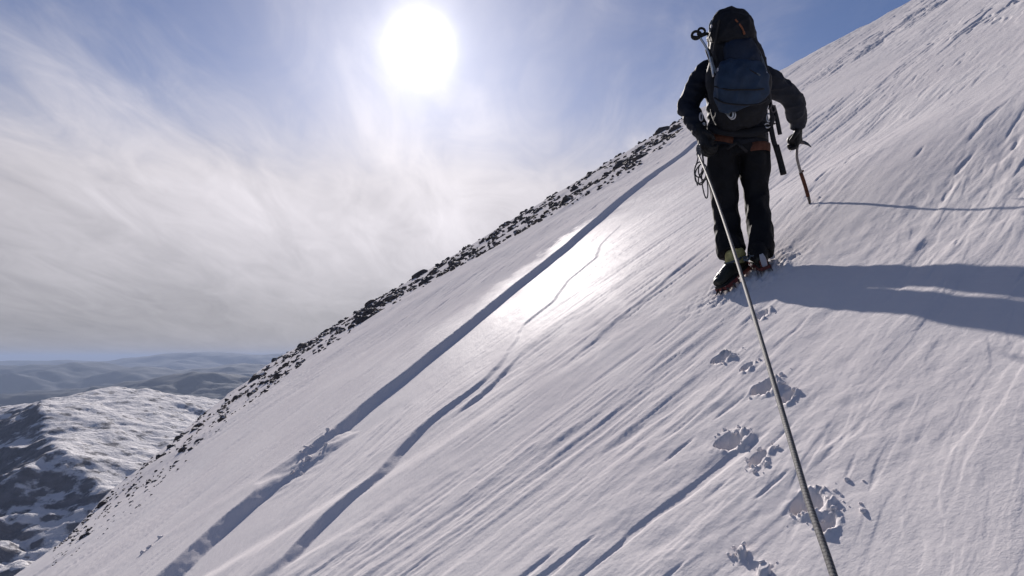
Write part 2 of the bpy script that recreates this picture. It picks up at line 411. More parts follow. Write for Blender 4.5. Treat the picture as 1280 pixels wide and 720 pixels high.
# ---------------------------------------------------------------- far country
VAL = -380.0
def terrain_mat(name, rock, snow, scale, lo, hi, slopew=1.2):
    m = mat(name, rock, .9, .3, scale*2, 0)
    nt = m.node_tree; N = nt.nodes; L = nt.links; b = N['Principled BSDF']
    src = b.inputs['Base Color'].links[0].from_socket
    g = N.new('ShaderNodeNewGeometry'); sp = N.new('ShaderNodeSeparateXYZ'); L.new(g.outputs['Normal'], sp.inputs[0])
    tc = N.new('ShaderNodeTexCoord'); n = N.new('ShaderNodeTexNoise'); n.inputs['Scale'].default_value = scale; n.inputs['Detail'].default_value = 9; n.inputs['Roughness'].default_value = .65
    L.new(tc.outputs['Object'], n.inputs['Vector'])
    a = N.new('ShaderNodeMath'); a.operation = 'MULTIPLY_ADD'; a.inputs[1].default_value = slopew; L.new(sp.outputs[2], a.inputs[0]); L.new(n.outputs['Fac'], a.inputs[2])
    r = N.new('ShaderNodeMapRange'); r.inputs[1].default_value = lo; r.inputs[2].default_value = hi; L.new(a.outputs[0], r.inputs[0])
    mx = N.new('ShaderNodeMix'); mx.data_type = 'RGBA'; L.new(r.outputs[0], mx.inputs[0]); L.new(src, mx.inputs[6]); mx.inputs[7].default_value = (*snow, 1)
    L.new(mx.outputs[2], b.inputs['Base Color']); b.inputs['Specular IOR Level'].default_value = .1
    return m
SPUR = terrain_mat('snow_dusted_rocky_mountain', (.18,.175,.19), (.8,.78,.78), .05, 1.52, 1.62)
n_ = SPUR.node_tree.nodes.new('ShaderNodeTexNoise'); n_.inputs['Scale'].default_value = .07; n_.inputs['Detail'].default_value = 8; n_.inputs['Roughness'].default_value = .65
t_ = SPUR.node_tree.nodes.new('ShaderNodeTexCoord'); SPUR.node_tree.links.new(t_.outputs['Object'], n_.inputs['Vector'])
b_ = SPUR.node_tree.nodes.new('ShaderNodeBump'); b_.inputs['Strength'].default_value = .8; b_.inputs['Distance'].default_value = 7; SPUR.node_tree.links.new(n_.outputs['Fac'], b_.inputs['Height']); SPUR.node_tree.links.new(b_.outputs[0], SPUR.node_tree.nodes['Principled BSDF'].inputs['Normal'])
RANGE = terrain_mat('wooded_far_hills', (.025,.034,.048), (.22,.24,.28), .0016, 1.80, 1.95)
FLOOR = terrain_mat('wooded_valley_floor', (.05,.06,.07), (.35,.36,.38), .0012, 1.72, 1.85)

def spur(X, Y):
    w = X/Y
    u = CX+F*w
    cr = np.interp(X, [-1500,-1100,-773,-688,-621,-512,-380,-200], [-170,-120,-66,-47,-51,-66,-95,-150])
    e = 1300-Y                                   # towards the camera
    edge = np.interp(X, [-900,-700,-600,-520,-420,-300], [70,170,330,430,520,560])   # how far the plateau runs
    d = np.where(e > 0, .085*np.minimum(e, edge)+np.where(e > edge, .50*(e-edge), 0), 0)
    d = np.where(e < 0, 0+(-e)*.25, d)
    z = cr-d
    rough = fbm(X/140, Y/140, 5, 7, .52)
    rid = 1-np.abs(fbm(X/190+3, Y/150, 9, 5, .5))*2
    st = sst(-50, 200, e-edge)
    z = z+rough*(5+14*st)+rid*(2+16*st)+fbm(X/38, Y/38, 35, 5, .6)*(2.2+3*st)-4
    return np.maximum(z, VAL-5)
grid_obj('mountain', np.linspace(-1500, 150, 420), np.linspace(380, 2300, 460), spur, SPUR)

def rng_hill(y0, wid, prof, seed, amp):
    def f(X, Y):
        u = CX+F*X/y0
        top = (HY-np.interp(u, [p[0] for p in prof], [p[1] for p in prof]))/F*y0
        t = np.clip(1-np.abs(Y-y0)/wid, 0, 1)
        n = fbm(X/(y0*.06), Y/(y0*.06), seed, 6, .5)
        z = VAL+(top-VAL)*sst(0, 1, t)**.8+n*amp*(.25+.75*(1-t))*sst(0, .3, t)
        return np.where(t <= 0, VAL-6, z)
    return f
grid_obj('hills', np.linspace(-5500, 3500, 320), np.linspace(3700, 6700, 120), rng_hill(5200, 1300, [(-400,505),(60,492),(120,486),(180,478),(215,470),(250,466),(290,470),(330,476),(420,470),(700,490)], 3, 90), RANGE)
grid_obj('hills', np.linspace(-9000, 6000, 320), np.linspace(6400, 10600, 120), rng_hill(8500, 1900, [(-300,470),(60,457),(110,454),(150,460),(200,459),(240,464),(300,455),(360,460),(700,475)], 23, 110), RANGE)
grid_obj('hills', np.linspace(-15000, 9000, 360), np.linspace(11000, 17000, 120), rng_hill(14000, 2600, [(-300,460),(60,451),(110,452),(160,450),(190,445),(215,442),(260,441),(300,442),(330,444),(420,440),(700,455)], 33, 130), RANGE)
bmf = bmesh.new()
R_ = 40000
for (x, y) in ((-R_,-3000),(R_,-3000),(R_,R_),(-R_,R_)): bmf.verts.new((x, y, VAL))
bmf.faces.new(bmf.verts); o = obj('ground', bmf, FLOOR, smooth=False); o['kind'] = 'structure'

# ---------------------------------------------------------------- rocks
def rock_mesh(seed, sub=2):
    bm = bmesh.new(); bmesh.ops.create_icosphere(bm, subdivisions=sub, radius=1)
    r = random.Random(seed)
    for k in range(9):      # chop facets
        n = Vector((r.uniform(-1, 1), r.uniform(-1, 1), r.uniform(-.3, 1))).normalized(); d = r.uniform(.45, .8)
        for v in bm.verts:
            s = v.co.dot(n)-d
            if s > 0: v.co -= n*s
    for v in bm.verts: v.co += v.co*mnoise.noise(v.co*1.7+Vector((seed*3, 0, 0)))*.30
    me = bpy.data.meshes.new('rock'); bm.to_mesh(me); bm.free(); me.materials.append(ROCK); return me
RM = [rock_mesh(i) for i in range(12)]
sky_u = [75, 137, 200, 260, 330, 430, 540, 620, 700, 780, 850, 880]
def skyline_v(u):
    az = np.degrees(np.arctan2((u-CX)/F, 1.0)); re = float(re_of(az))
    w = (u-CX)/F; yy = re/math.hypot(w, 1)
    return HY-F*(A_*w+B_-C_/yy)
def place(u, dv):
    v = skyline_v(u)+dv; x, y = plane_at(u, v)
    return x, y
lim = ([75,110,150,250,330,400,470,540,620,700,780,830,862], [24,36,44,40,32,22,16,14,19,22,23,17,7])
FALL = math.atan2(1, .35)   # along the wind ridges
def rock_tf(u, dv, px, rr):
    x, y = place(u, dv)
    s = px/F*y*.5
    z = Hs(x, y, False)
    sx = s*rr.uniform(1.0, 1.9); sy = s*rr.uniform(.8, 1.3); sz = s*rr.uniform(.55, .95)
    # stretched along the image of the slope: mostly across the view and up the fall line
    ang = math.atan2(B_, A_)*0+rr.uniform(-.5, .5)
    nrm = Vector((-A_, -B_, 1)).normalized()
    q = Vector((0, 0, 1)).rotation_difference(nrm) @ Quaternion((0, 0, 1), ang)
    return Vector((x, y, z+sz*.15)), q, Vector((sx, sy, sz))
rr = random.Random(11)
named = [(279,33,13,'isolated dark rock poking out of the snow below the lower ridge line'),
         (321,7,20,'large dark rock outcrop breaking the skyline just right of the far snowy spur'),
         (246,12,16,'dark rock heap on the skyline where it meets the far blue hills'),
         (842,8,14,'last dark rock on the skyline beside the climber elbow'),
         (775,10,15,'flat dark rock slab high on the skyline ridge'),
         (545,8,11,'squat dark rock on the skyline halfway up the ridge')]
for (u, dv, px, lab) in named:
    loc, q, s = rock_tf(u, dv, px, rr)
    o = bpy.data.objects.new('rock', RM[rr.randrange(12)]); COL.objects.link(o)
    o.location = loc; o.rotation_mode = 'QUATERNION'; o.rotation_quaternion = q; o.scale = s
    tag(o, lab, 'rock', 'dark rocks along the skyline ridge')
cnt = 0; tries = 0
while cnt < 278 and tries < 9000:
    tries += 1
    u = rr.uniform(68, 865) if rr.random() < .6 else rr.choice([rr.gauss(245, 25), rr.gauss(320, 14), rr.gauss(420, 25), rr.gauss(560, 25), rr.gauss(655, 25), rr.gauss(770, 35), rr.gauss(820, 22)])
    if u > 866 or u < 68: continue
    L_ = float(np.interp(u, *lim)); dv = abs(rr.gauss(0, .45))*L_ if rr.random() < .7 else rr.uniform(.3, 1)*L_
    if dv > L_: continue
    x, y = place(u, dv)
    if mnoise.noise(Vector((u*.045, dv*.18, 2.0))) < (-.12 if u > 330 else .05): continue
    px = min(17, 4.2+rr.expovariate(1/3.4))
    px *= .8 if u < 150 else 1.02 if u > 330 else 1.1
    loc, q, s = rock_tf(u, dv, px, rr)
    o = bpy.data.objects.new('rock', RM[rr.randrange(12)]); COL.objects.link(o)
    o.location = loc; o.rotation_mode = 'QUATERNION'; o.rotation_quaternion = q; o.scale = s
    tag(o, 'one of the many small dark rocks strewn along the skyline edge of the snow', 'rock', 'dark rocks along the skyline ridge'); cnt += 1
# finer stones between them, too many to count
bm = bmesh.new()
for k in range(2600):
    u = rr.uniform(66, 865); L_ = float(np.interp(u, *lim))*1.1; dv = rr.random()**1.2*L_
    if mnoise.noise(Vector((u*.045, dv*.18, 2.0))) < (-.2 if u > 330 else -.05): continue
    loc, q, s = rock_tf(u, dv, rr.uniform(1.8, 5.2)*(1 if u > 330 else .7), rr)
    m = Matrix.Translation(loc) @ q.to_matrix().to_4x4() @ Matrix.Rotation(rr.random()*6, 4, 'Z') @ Matrix.Diagonal((*s, 1))
    r = bmesh.ops.create_icosphere(bm, subdivisions=1, radius=1, matrix=m)
    for v in r['verts']: v.co += Vector((rr.uniform(-1, 1), rr.uniform(-1, 1), rr.uniform(-1, 1)))*s.x*.25
o = obj('rock_rubble', bm, ROCK, smooth=False); tag(o, 'fine dark stones strewn between the rocks of the skyline ridge', 'stones', kind='stuff')

# ---------------------------------------------------------------- crumbled snow round the crampon holes
bm = bmesh.new()
def clod(x, y, s):
    z = Hs(x, y)
    m = Matrix.Translation((x, y, z+s*.3)) @ Matrix.Rotation(rr.random()*6, 4, Vector((rr.random(), rr.random(), rr.random()+.1)).normalized()) @ Matrix.Diagonal((s*rr.uniform(.7, 1.4), s, s*rr.uniform(.5, .9), 1))
    r = bmesh.ops.create_icosphere(bm, subdivisions=2, radius=1, matrix=m)
    o_ = Vector((rr.random()*50, 0, 0))
    for v in r['verts']: v.co += (v.co-Vector((x, y, z)))*.5*mnoise.noise(v.co*(1.2/s)+o_)
for (c, s_, d_, a) in FOOTW:
    for k in range(8 if d_ > 0 else 3):
        t = rr.uniform(0, 6.28); q = abs(rr.gauss(0, .4))*s_+s_*.85
        clod(c[0]+q*math.cos(t)*.9+.02, c[1]+q*math.sin(t)-.015, rr.choice([.002, .003, .003, .004, .005, .008, .011]))
for (u, v, n, sp) in ((1058,612,9,.07),(985,500,7,.05),(955,575,12,.05),(905,545,6,.05),(900,378,12,.06),(945,380,5,.06),(1000,655,10,.06),(925,690,10,.04)):
    x, y = plane_at(u, v)
    for k in range(n): clod(rr.gauss(x, sp*.6), rr.gauss(y, sp), rr.choice([.002, .003, .004, .006, .009]))
x, y = plane_at(392, 568)
for k in range(16): clod(rr.gauss(x, .10), rr.gauss(y, .28), rr.uniform(.008, .03))
x, y = plane_at(182, 694)
for k in range(8): clod(rr.gauss(x, .05), rr.gauss(y, .1), rr.uniform(.01, .03))
o = obj('snow_rubble', bm, SNOW); tag(o, 'loose crumbs of snow kicked out around the crampon holes', 'snow crumbs', kind='stuff')

# ---------------------------------------------------------------- the climber
ROOT = Vector((1.62, 5.15, Hs(1.62, 5.15, False)))
ORG = ROOT
# body: one continuous mesh
sh_c = P(917, 92, 5.26)
def V(*a): return Vector(a)
hipL = P(904, 192, 5.28); hipR = P(943, 192, 5.24)
kneeL = P(907, 255, 5.30); kneeR = P(946, 258, 5.24)
ankL = P(922, 322, 5.22); ankR = P(951, 324, 5.08)
shL = P(884, 92, 5.25); elL = P(861, 133, 5.27); wrL = P(876, 166, 5.12)
shR = P(957, 100, 5.28); elR = P(990, 128, 5.45); wrR = P(998, 156, 5.66)
headc = P(918, 52, 5.36)
def build_body():
    bm = bmesh.new()
    pel = P(921, 182, 5.27)
    loft(bm, [pel+V(0,0,-.03), pel, P(921,150,5.28), P(919,120,5.28), P(917,96,5.28), P(917,86,5.30)], [(.13,.09),(.16,.11),(.14,.10),(.165,.115),(.17,.10),(.07,.07)], 20)
    loft(bm, [P(917,92,5.30), P(917,72,5.33)], [.06,.055], 14, sub=2)                       # neck
    loft(bm, [hipL+V(0,0,.03), hipL.lerp(kneeL,.5), kneeL, kneeL.lerp(ankL,.35), ankL], [.068,.060,.048,.048,.032], 14)
    loft(bm, [hipR+V(0,0,.03), hipR.lerp(kneeR,.5), kneeR, kneeR.lerp(ankR,.35), ankR], [.068,.060,.048,.048,.032], 14)
    for s, e, w in ((shL, elL, wrL), (shR, elR, wrR)):
        loft(bm, [s.lerp(sh_c, .3), s, s.lerp(e,.5), e, e.lerp(w,.4), w], [.05,.052,.045,.038,.038,.026], 12)
    # head with a face looking uphill (away from the camera)
    ball(bm, headc, .1, .78, .95, 1.18)
    ball(bm, headc+V(0,.03,-.055), .07, .8, .95, .95)
    ball(bm, headc+V(0,.10,-.015), .017, .8, 1.4, 1.6)       # nose
    ball(bm, headc+V(0,.085,.028), .03, 1.9, .6, .4)         # brow
    ball(bm, headc+V(0,.088,-.055), .016, 1.7, .7, .5)       # mouth
    for s in (-1, 1): ball(bm, headc+V(s*.078,0,-.01), .022, .4, .8, 1.3)
    return remeshed(bm, .009, 4)
person = obj('person', build_body(), SKIN)
tag(person, 'climber seen from behind in dark navy jacket and black trousers, walking up the snow', 'person')
bm = bmesh.new()
for s in (-1, 1): ball(bm, headc+V(s*.031,.083,.008), .012)
obj('eye', bm, EYE, person)
bm = bmesh.new(); ball(bm, headc+V(0,-.012,.018), .107, .80, .95, 1.12); obj('hair', remeshed(bm, .008, 2, .004, 30), HAIR, person)
bm = bmesh.new(); ball(bm, headc+V(0,-.012,.035), .112, .84, .98, 1.08, 4)
loft(bm, [headc+V(-.0,.0,-.0)+V(math.cos(a)*.093, math.sin(a)*.105-.01, .0) for a in np.linspace(0, 2*math.pi, 25)], [(.012,.02)]*25, 8, V(0,0,1), cap=False, sub=1)
obj('hat', bm, WEBB, person)

# jacket
bm = bmesh.new()
loft(bm, [P(921,187,5.25), P(921,176,5.25), P(922,160,5.26), P(921,138,5.27), P(920,115,5.27), P(918,98,5.27), P(917,88,5.29), P(917,76,5.32)],
     [(.185,.145),(.205,.155),(.205,.15),(.205,.15),(.21,.155),(.20,.145),(.13,.12),(.08,.085)], 28)
loft(bm, [sh_c+V(-.10,0,-.02), shL, shL.lerp(elL,.45)+V(-.012,0,.0), elL+V(-.008,0,0), elL.lerp(wrL,.35)+V(-.006,0,0), elL.lerp(wrL,.75), wrL+V(.0,0,.005)], [.085,.088,.079,.070,.068,.058,.046], 22)
loft(bm, [sh_c+V(.10,0,-.02), shR, shR.lerp(elR,.45)+V(.012,0,.01), elR+V(.008,0,.008), elR.lerp(wrR,.35)+V(.008,0,0), elR.lerp(wrR,.75)+V(.004,0,0), wrR], [.085,.088,.080,.074,.070,.066,.060], 22)
jacket = obj('jacket', remeshed(bm, .0075, 3, .011, 9, (1,1,1.5), 1, .002), JACKET, person)
bm = bmesh.new()          # hood lying behind the neck, round the head
loft(bm, [P(917,84,5.24), P(917,66,5.24), P(918,50,5.27), P(918,36,5.32)], [(.10,.09),(.12,.10),(.115,.11),(.06,.07)], 20)
obj('hood', remeshed(bm, .009, 3, .006, 10), JACKET, person)
# trousers
bm = bmesh.new()
loft(bm, [P(921,176,5.26), P(921,186,5.26), P(922,198,5.26)], [(.195,.145),(.205,.15),(.19,.145)], 24)
loft(bm, [P(903,186,5.26), P(903.5,205,5.27), P(904,230,5.29), P(907,258,5.31), P(909.5,285,5.29), P(912,305,5.25), P(915,317,5.22)],
     [(.112,.13),(.109,.125),(.099,.11),(.086,.10),(.088,.10),(.094,.105),(.092,.10)], 24)
loft(bm, [P(940,186,5.24), P(943,205,5.25), P(944,228,5.26), P(946,252,5.25), P(949,278,5.18), P(951.5,300,5.12), P(951,318,5.08)],
     [(.105,.125),(.104,.12),(.091,.105),(.078,.095),(.078,.095),(.080,.10),(.080,.095)], 24)
trousers = obj('trousers', remeshed(bm, .0075, 3, .012, 8, (1,1,.9), 3, .002), TROUS, person)

# harness: waist belt and two leg loops
bm = bmesh.new()
loft(bm, [P(921,179,5.26), P(921,172,5.26)], [(.215,.165),(.213,.162)], 30, cap=False, sub=1); 
hm = obj('harness', bm, WEBB, person)
def legloop(c, rx, ry, tilt, drop):
    bm = bmesh.new(); n = 36; rows = []
    for k in range(n):
        a = 2*math.pi*k/n
        for_z = c.z+tilt*math.cos(a)-drop*(math.sin(a)+1)*.0
        row = [bm.verts.new((c.x+rx*g*math.cos(a), c.y+ry*g*math.sin(a), for_z+dz)) for g, dz in ((1,-.030),(1.04,-.026),(1.05,0),(1.04,.026),(1,.030))]
        rows.append(row)
    for k in range(n):
        a, b = rows[k], rows[(k+1) % n]
        for j in range(4): bm.faces.new((a[j], b[j], b[j+1], a[j+1]))
    return bm
obj('leg_loop', legloop(P(904,181,5.26), .128, .150, -.038, 0), BROWN, hm)
obj('leg_loop', legloop(P(941,189,5.245), .108, .140, .008, 0), BROWN, hm)
bm = bmesh.new()
for a_, b_ in (((921,178,5.08),(909,186,5.09)),((921,178,5.08),(934,190,5.09))):
    loft(bm, [P(*a_), P(*b_)], [(.010,.003)]*2, 8, sub=1)
obj('riser_strap', bm, WEBB, hm)

# boots, gaiters and crampons
def boot(heel, toe, ank, gaiter_side, seat_lift, left):
    d = (toe-heel); Lf = d.length; d.normalize()
    nrm = V(-A_, -B_, 1).normalized()
    up = (nrm*.75+V(0,0,1)*.25).normalized(); up = (up-d*up.dot(d)).normalized(); sd = d.cross(up).normalized()
    o_ = heel+up*.035
    def Q(a, b, c): return o_+d*a+sd*b+up*c
    bm = bmesh.new()
    loft(bm, [Q(-.035,0,.03), Q(.0,0,.045), Q(.08,0,.05), Q(.15,0,.045), Q(.215,0,.035), Q(.255,0,.028)], [(.036,.03),(.044,.045),(.046,.05),(.051,.042),(.049,.033),(.030,.022)], 20, up, 2.6)
    top = ank+V(0,0,.03)
    loft(bm, [Q(.01,0,.04), Q(.015,0,.085).lerp(top,.15), top], [(.045,.055),(.046,.056),(.052,.06)], 20, d)
    bt = obj('boot', remeshed(bm, .006, 2, .003, 25), BOOT, person)
    bm = bmesh.new()
    loft(bm, [Q(-.045,0,.0), Q(.0,0,.0), Q(.07,0,.0), Q(.15,0,.0), Q(.22,0,.002), Q(.262,0,.006)], [(.032,.014),(.042,.014),(.038,.014),(.050,.014),(.048,.013),(.026,.010)], 20, up, 3)
    obj('sole', bm, SOLE, bt)
    # gaiter
    bm = bmesh.new()
    loft(bm, [Q(.03,0,.055), Q(.015,0,.10).lerp(top,.2), top+V(0,0,.01)], [(.055,.075),(.056,.068),(.066,.07)], 20, d)
    obj('gaiter', remeshed(bm, .007, 2, .004, 20), YELL if left else TROUS, bt)
    # crampon: frame rails, heel and toe bails, spikes
    bm = bmesh.new()
    for (a0, a1, w0, w1) in ((-.045,.06,.036,.040),(.115,.245,.050,.040)):
        for s in (-1, 1):
            loft(bm, [Q(a0,s*w0,-.020), Q(a1,s*w1,-.020)], [(.003,.014)]*2, 8, up, 4, sub=1)
        for a in (a0, a1): loft(bm, [Q(a,-w0,-.018), Q(a,w0,-.018)], [(.003,.012)]*2, 8, up, 4, sub=1)
    loft(bm, [Q(.06,0,-.018), Q(.115,0,-.018)], [(.010,.002)]*2, 8, up, 4, sub=1)
    box(bm, Q(-.052,0,.02), (.05,.012,.045), Matrix((sd, -d, up)).transposed(), .004)      # heel tab
    cr = obj('crampon', bm, REDM, bt, smooth=False)
    bm = bmesh.new()
    sp = []
    for a, w in ((-.045,.034),(.055,.040),(.115,.048),(.165,.050),(.225,.042)):
        for s in (-1, 1): sp.append((Q(a,s*w,-.022), Q(a+(.0 if a < .1 else .008),s*(w+.006),-.066)))
    for s in (-1, 1): sp.append((Q(.245,s*.022,-.02), Q(.295,s*.024,-.038)))
    for a, b in sp: loft(bm, [a, a.lerp(b,.5), b], [(.004,.012),(.003,.008),(.001,.0015)], 8, d, sub=1)
    b_ = obj('crampon_spikes', bm, DMETAL, bt, smooth=False)
    bm = bmesh.new()       # lever heel piece and ankle strap
    loft(bm, [Q(-.058,0,.0), Q(-.072,0,.05), Q(-.066,0,.085)], [(.017,.008),(.019,.008),(.012,.006)], 12, d, 4)
    obj('heel_lever', bm, PALE, bt)
    bm = bmesh.new()
    pts = [Q(.03+.068*math.cos(a), .056*math.sin(a), .085+.012*math.cos(a)) for a in np.linspace(0, 2*math.pi, 28)]
    loft(bm, pts, [(.003,.009)]*28, 8, up, cap=False, sub=1)
    loft(bm, [Q(.0,-.058,.08), Q(-.02,-.085,.07), Q(-.035,-.11,.085)], [(.003,.008)]*3, 8, up)
    obj('ankle_strap', bm, WEB, bt)
    return bt
hL = V(1.595, 5.23, 0); tL = V(1.42, 5.13, 0); hR = V(1.675, 5.04, 0); tR = V(1.70, 5.30, 0)
for q in (hL, tL, hR, tR): q.z = Hs(q.x, q.y, False)+.022
boot(hL, tL, ankL, -1, 0, True)
boot(hR, tR, ankR, 1, 0, False)

# gloves with five bent fingers
def glove(w, dirn, palmn, grip, name='glove', curl=1.0, sgn=1, k_=1.22):
    d = dirn.normalized(); n = (palmn-d*palmn.dot(d)).normalized(); s = d.cross(n).normalized()*sgn
    bm = bmesh.new()
    loft(bm, [w-d*.045, w-d*.01, w+d*.02, w+d*.06, w+d*.098], [(.045,.040),(.042,.036),(.042,.026),(.050,.024),(.046,.020)], 16, n)
    for k, (off, ln) in enumerate(((-.034,.088),(-.011,.098),(.012,.092),(.034,.074))):
        b0 = w+d*.085+s*off
        p1 = b0+d*ln*.38+n*.006
        p2 = p1+(d*(.35)+n*1.0*curl).normalized()*ln*.36
        p3 = p2+(-d*.75*curl+n*.55).normalized()*ln*.30
        loft(bm, [b0, p1, p2, p3], [.0130,.0128,.0118,.0095], 10, s, sub=3)
    ball(bm, w+d*.085+n*.018, .040, 1.15, 1.15, .95)
    t0 = w+d*.02-s*.040; t1 = t0+d*.035-s*.018+n*.018; t2 = t1+d*.030+s*.012+n*.022; 
    loft(bm, [t0, t1, t2], [.017,.014,.011], 10, n, sub=3)
    bmesh.ops.scale(bm, vec=(k_,)*3, space=Matrix.Translation(-w), verts=bm.verts)
    return obj(name, remeshed(bm, .0045, 2, .0015, 40), GLOVE, person)
axtop_ = P(998, 178, 5.74)
glove(wrR+V(0,.0,-.005), V(.012,.05,-.14), V(-.75,.35,-.1), None, sgn=1)
glove(wrL+V(0,0,-.005), V(.02,-.05,-.12), V(.8,.1,0), None, sgn=-1)

# ---------------------------------------------------------------- ice axe held in the right hand, spike in the snow
tip = V(2.325, 5.94, 0); 
tipP = P(1012, 241, 5.94); tip = V(tipP.x, tipP.y, min(tipP.z, Hs(tipP.x, tipP.y)+.02))
ORG = V(tip.x, tip.y, Hs(tip.x, tip.y)-.02)
axe = empty('ice_axe', 'ice axe held by its head in the right hand, its shaft planted in snow', 'ice axe', ORG)
a0 = P(997, 179, 5.76); a1 = P(996, 196, 5.81); a2 = P(1001, 216, 5.87); a3 = P(1006, 231, 5.92)
a4 = tip.lerp(a3, .3)
bm = bmesh.new(); loft(bm, [a0, a1, a2], [(.010,.014)]*3, 14, V(0,1,0), 2.6); obj('shaft', bm, AXEM, axe)
bm = bmesh.new(); loft(bm, [a2, a3, a4], [(.0125,.0165)]*3, 14, V(0,1,0), 2.6)
loft(bm, [a2+V(.0,0,.008), a2+V(.022,0,.016)], [(.010,.010),(.006,.008)], 10, sub=1); obj('grip', bm, BROWN, axe)
bm = bmesh.new(); loft(bm, [a4, tip+V(0,0,.0), tip+V(.004,.01,-.05)], [(.012,.016),(.010,.010),(.002,.002)], 12); obj('spike', bm, DMETAL, axe)
bm = bmesh.new()
loft(bm, [a0+V(-.01,.13,-.03), a0+V(-.008,.07,.0), a0+V(0,0,.010), a0+V(.05,.0,.004), a0+V(.075,-.01,-.012), a0+V(.098,-.015,-.034)], [(.002,.004),(.004,.010),(.010,.017),(.004,.014),(.003,.009),(.0015,.003)], 12, V(0,0,1)); obj('axe_head', bm, DMETAL, axe)

# ---------------------------------------------------------------- backpack
ORG = P(923, 150, 5.05)
pack = empty('backpack', 'tall black and blue mountaineering backpack worn by the climber, rising above the head', 'backpack', ORG)
bm = bmesh.new()
S = [(922,152,5.10,27,.085),(923,143,5.06,33,.12),(924,128,5.03,36,.15),(925,108,5.02,36.5,.16),(922,88,5.01,34,.155),(918,68,5.01,30,.15),(914,50,5.01,27.5,.145),(912,46,5.02,26,.14),(912,40,5.04,22,.12)]
loft(bm, [P(a,b,c) for a,b,c,_,_ in S], [(w/F*5.0, h) for _,_,_,w,h in S], 36, V(0,1,0), 2.7)
obj('main_bag', remeshed(bm, .008, 3, .011, 9, (1,1,1.4), 5, .003), PACKB, pack)
bm = bmesh.new()
S = [(913,50,4.99,27,.155),(913,44,4.98,28,.165),(912,36,4.98,25.5,.155),(911,30,4.99,22,.14),(911,27,5.0,15,.10)]
loft(bm, [P(a,b,c) for a,b,c,_,_ in S], [(w/F*4.97, h) for _,_,_,w,h in S], 36, V(0,1,0), 2.8)
obj('lid', remeshed(bm, .007, 3, .008, 11, (1,1,1.5), 8, .003), PACKB, pack)
bm = bmesh.new()
S = [(927,128,4.93,30,.07),(927,120,4.90,34,.085),(927,105,4.885,34.5,.09),(926,92,4.885,32,.085),(925,83,4.90,27,.07)]
loft(bm, [P(a,b,c) for a,b,c,_,_ in S], [(w/F*4.88, h) for _,_,_,w,h in S], 30, V(0,1,0), 3.2)
obj('front_pocket', remeshed(bm, .007, 3, .008, 10, (1,1,1), 2, .002), PACKBL, pack)
bm = bmesh.new()
S = [(928,86,4.91,24,.06),(926,72,4.90,22,.07),(922,58,4.90,19,.065),(919,46,4.92,15,.05)]
loft(bm, [P(a,b,c) for a,b,c,_,_ in S], [(w/F*4.9, h) for _,_,_,w,h in S], 30, V(0,1,0), 2.8)
obj('upper_panel', remeshed(bm, .007, 3, .008, 10, (1,1,1), 4, .002), PACKDB, pack)
bm = bmesh.new()
loft(bm, [P(898,128,5.02), P(895,108,5.0), P(894,88,5.0), P(897,72,5.0)], [(.05,.07),(.06,.085),(.055,.08),(.035,.05)], 22, V(0,1,0)); obj('side_pocket', remeshed(bm, .008, 2, .006, 12), PACKB, pack)
bm = bmesh.new()
loft(bm, [P(948,130,5.02), P(952,112,5.0), P(950,92,5.0), P(945,76,5.0)], [(.05,.07),(.055,.085),(.05,.08),(.035,.05)], 22, V(0,1,0)); obj('side_pocket', remeshed(bm, .008, 2, .006, 12), PACKDB, pack)
def strap(pts, w, th, m, name='strap', par=None):
    bm = bmesh.new(); loft(bm, [P(*p) for p in pts], [(w, th)]*len(pts), 8, V(0,1,0), 4, sub=5); return obj(name, bm, m, par or pack)
strap([(919,24,4.815),(927,34,4.82),(930,41,4.83)], .006, .003, ORANGE, 'lid_strap')
strap([(930,41,4.83),(936,50,4.85),(941,62,4.87),(945,76,4.86)], .006, .003, WEBB, 'lid_strap')
strap([(937,46,4.90),(944,56,4.90),(951,70,4.88),(956,84,4.86),(959,95,4.87)], .009, .004, WEB, 'compression_strap')
strap([(899,24,4.83),(896,40,4.86),(893,60,4.88),(893,74,4.86)], .007, .003, WEBB, 'lid_strap')
strap([(893,108,4.84),(910,112,4.79),(928,112,4.785),(946,112,4.80),(960,110,4.86)], .005, .003, WEBB, 'compression_strap')
strap([(893,122,4.86),(904,128,4.82),(925,131,4.81),(948,130,4.83),(960,124,4.88)], .006, .003, WEBB, 'compression_strap')
strap([(925,80,4.82),(938,88,4.80),(950,94,4.80)], .005, .003, WEBB, 'compression_strap')
strap([(886,160,5.10),(905,164,5.07),(925,166,5.06),(945,165,5.07),(962,158,5.12)], .030, .012, PACKB, 'hip_belt')
for sx in (893, 950):
    bm = bmesh.new(); c = 905 if sx < 920 else 935
    loft(bm, [P(c-2,75,5.14), P(c,62,5.28), P(c-(6 if sx<920 else -6),80,5.44), P(sx+4,110,5.44), P(sx,140,5.34), P(sx+2,152,5.16)], [(.028,.010)]*6, 10, V(1,0,0), 3); obj('shoulder_strap', bm, PACKB, pack)
def buckle(u, v, y, sx, sz, m=PALE, rot=0, name='buckle'):
    bm = bmesh.new(); box(bm, P(u,v,y), (sx,.010,sz), Matrix.Rotation(rot, 3, 'Y'), .002); return obj(name, bm, m, pack, smooth=False)
buckle(957, 92, 4.83, .016, .026, PALE, .3); buckle(948, 93, 4.80, .03, .010, WEB, .5)
buckle(930, 41, 4.815, .014, .022, ORANGE, -.3); buckle(889, 33, 4.84, .010, .02, PALE, .2)
strap([(889,71,4.86),(891,80,4.85),(895,91,4.85)], .007, .003, WEB, 'side_strap')
buckle(897, 87, 4.835, .010, .020, PALE, .1)
buckle(909, 76, 4.835, .012, .010, WEB, .6)
bm = bmesh.new()
loft(bm, [P(889.5,26,4.9), P(888,32,4.9), P(887.5,40,4.92)], [(.006,.01),(.010,.012),(.007,.01)], 10); obj('foam_edge', bm, WEB, pack)

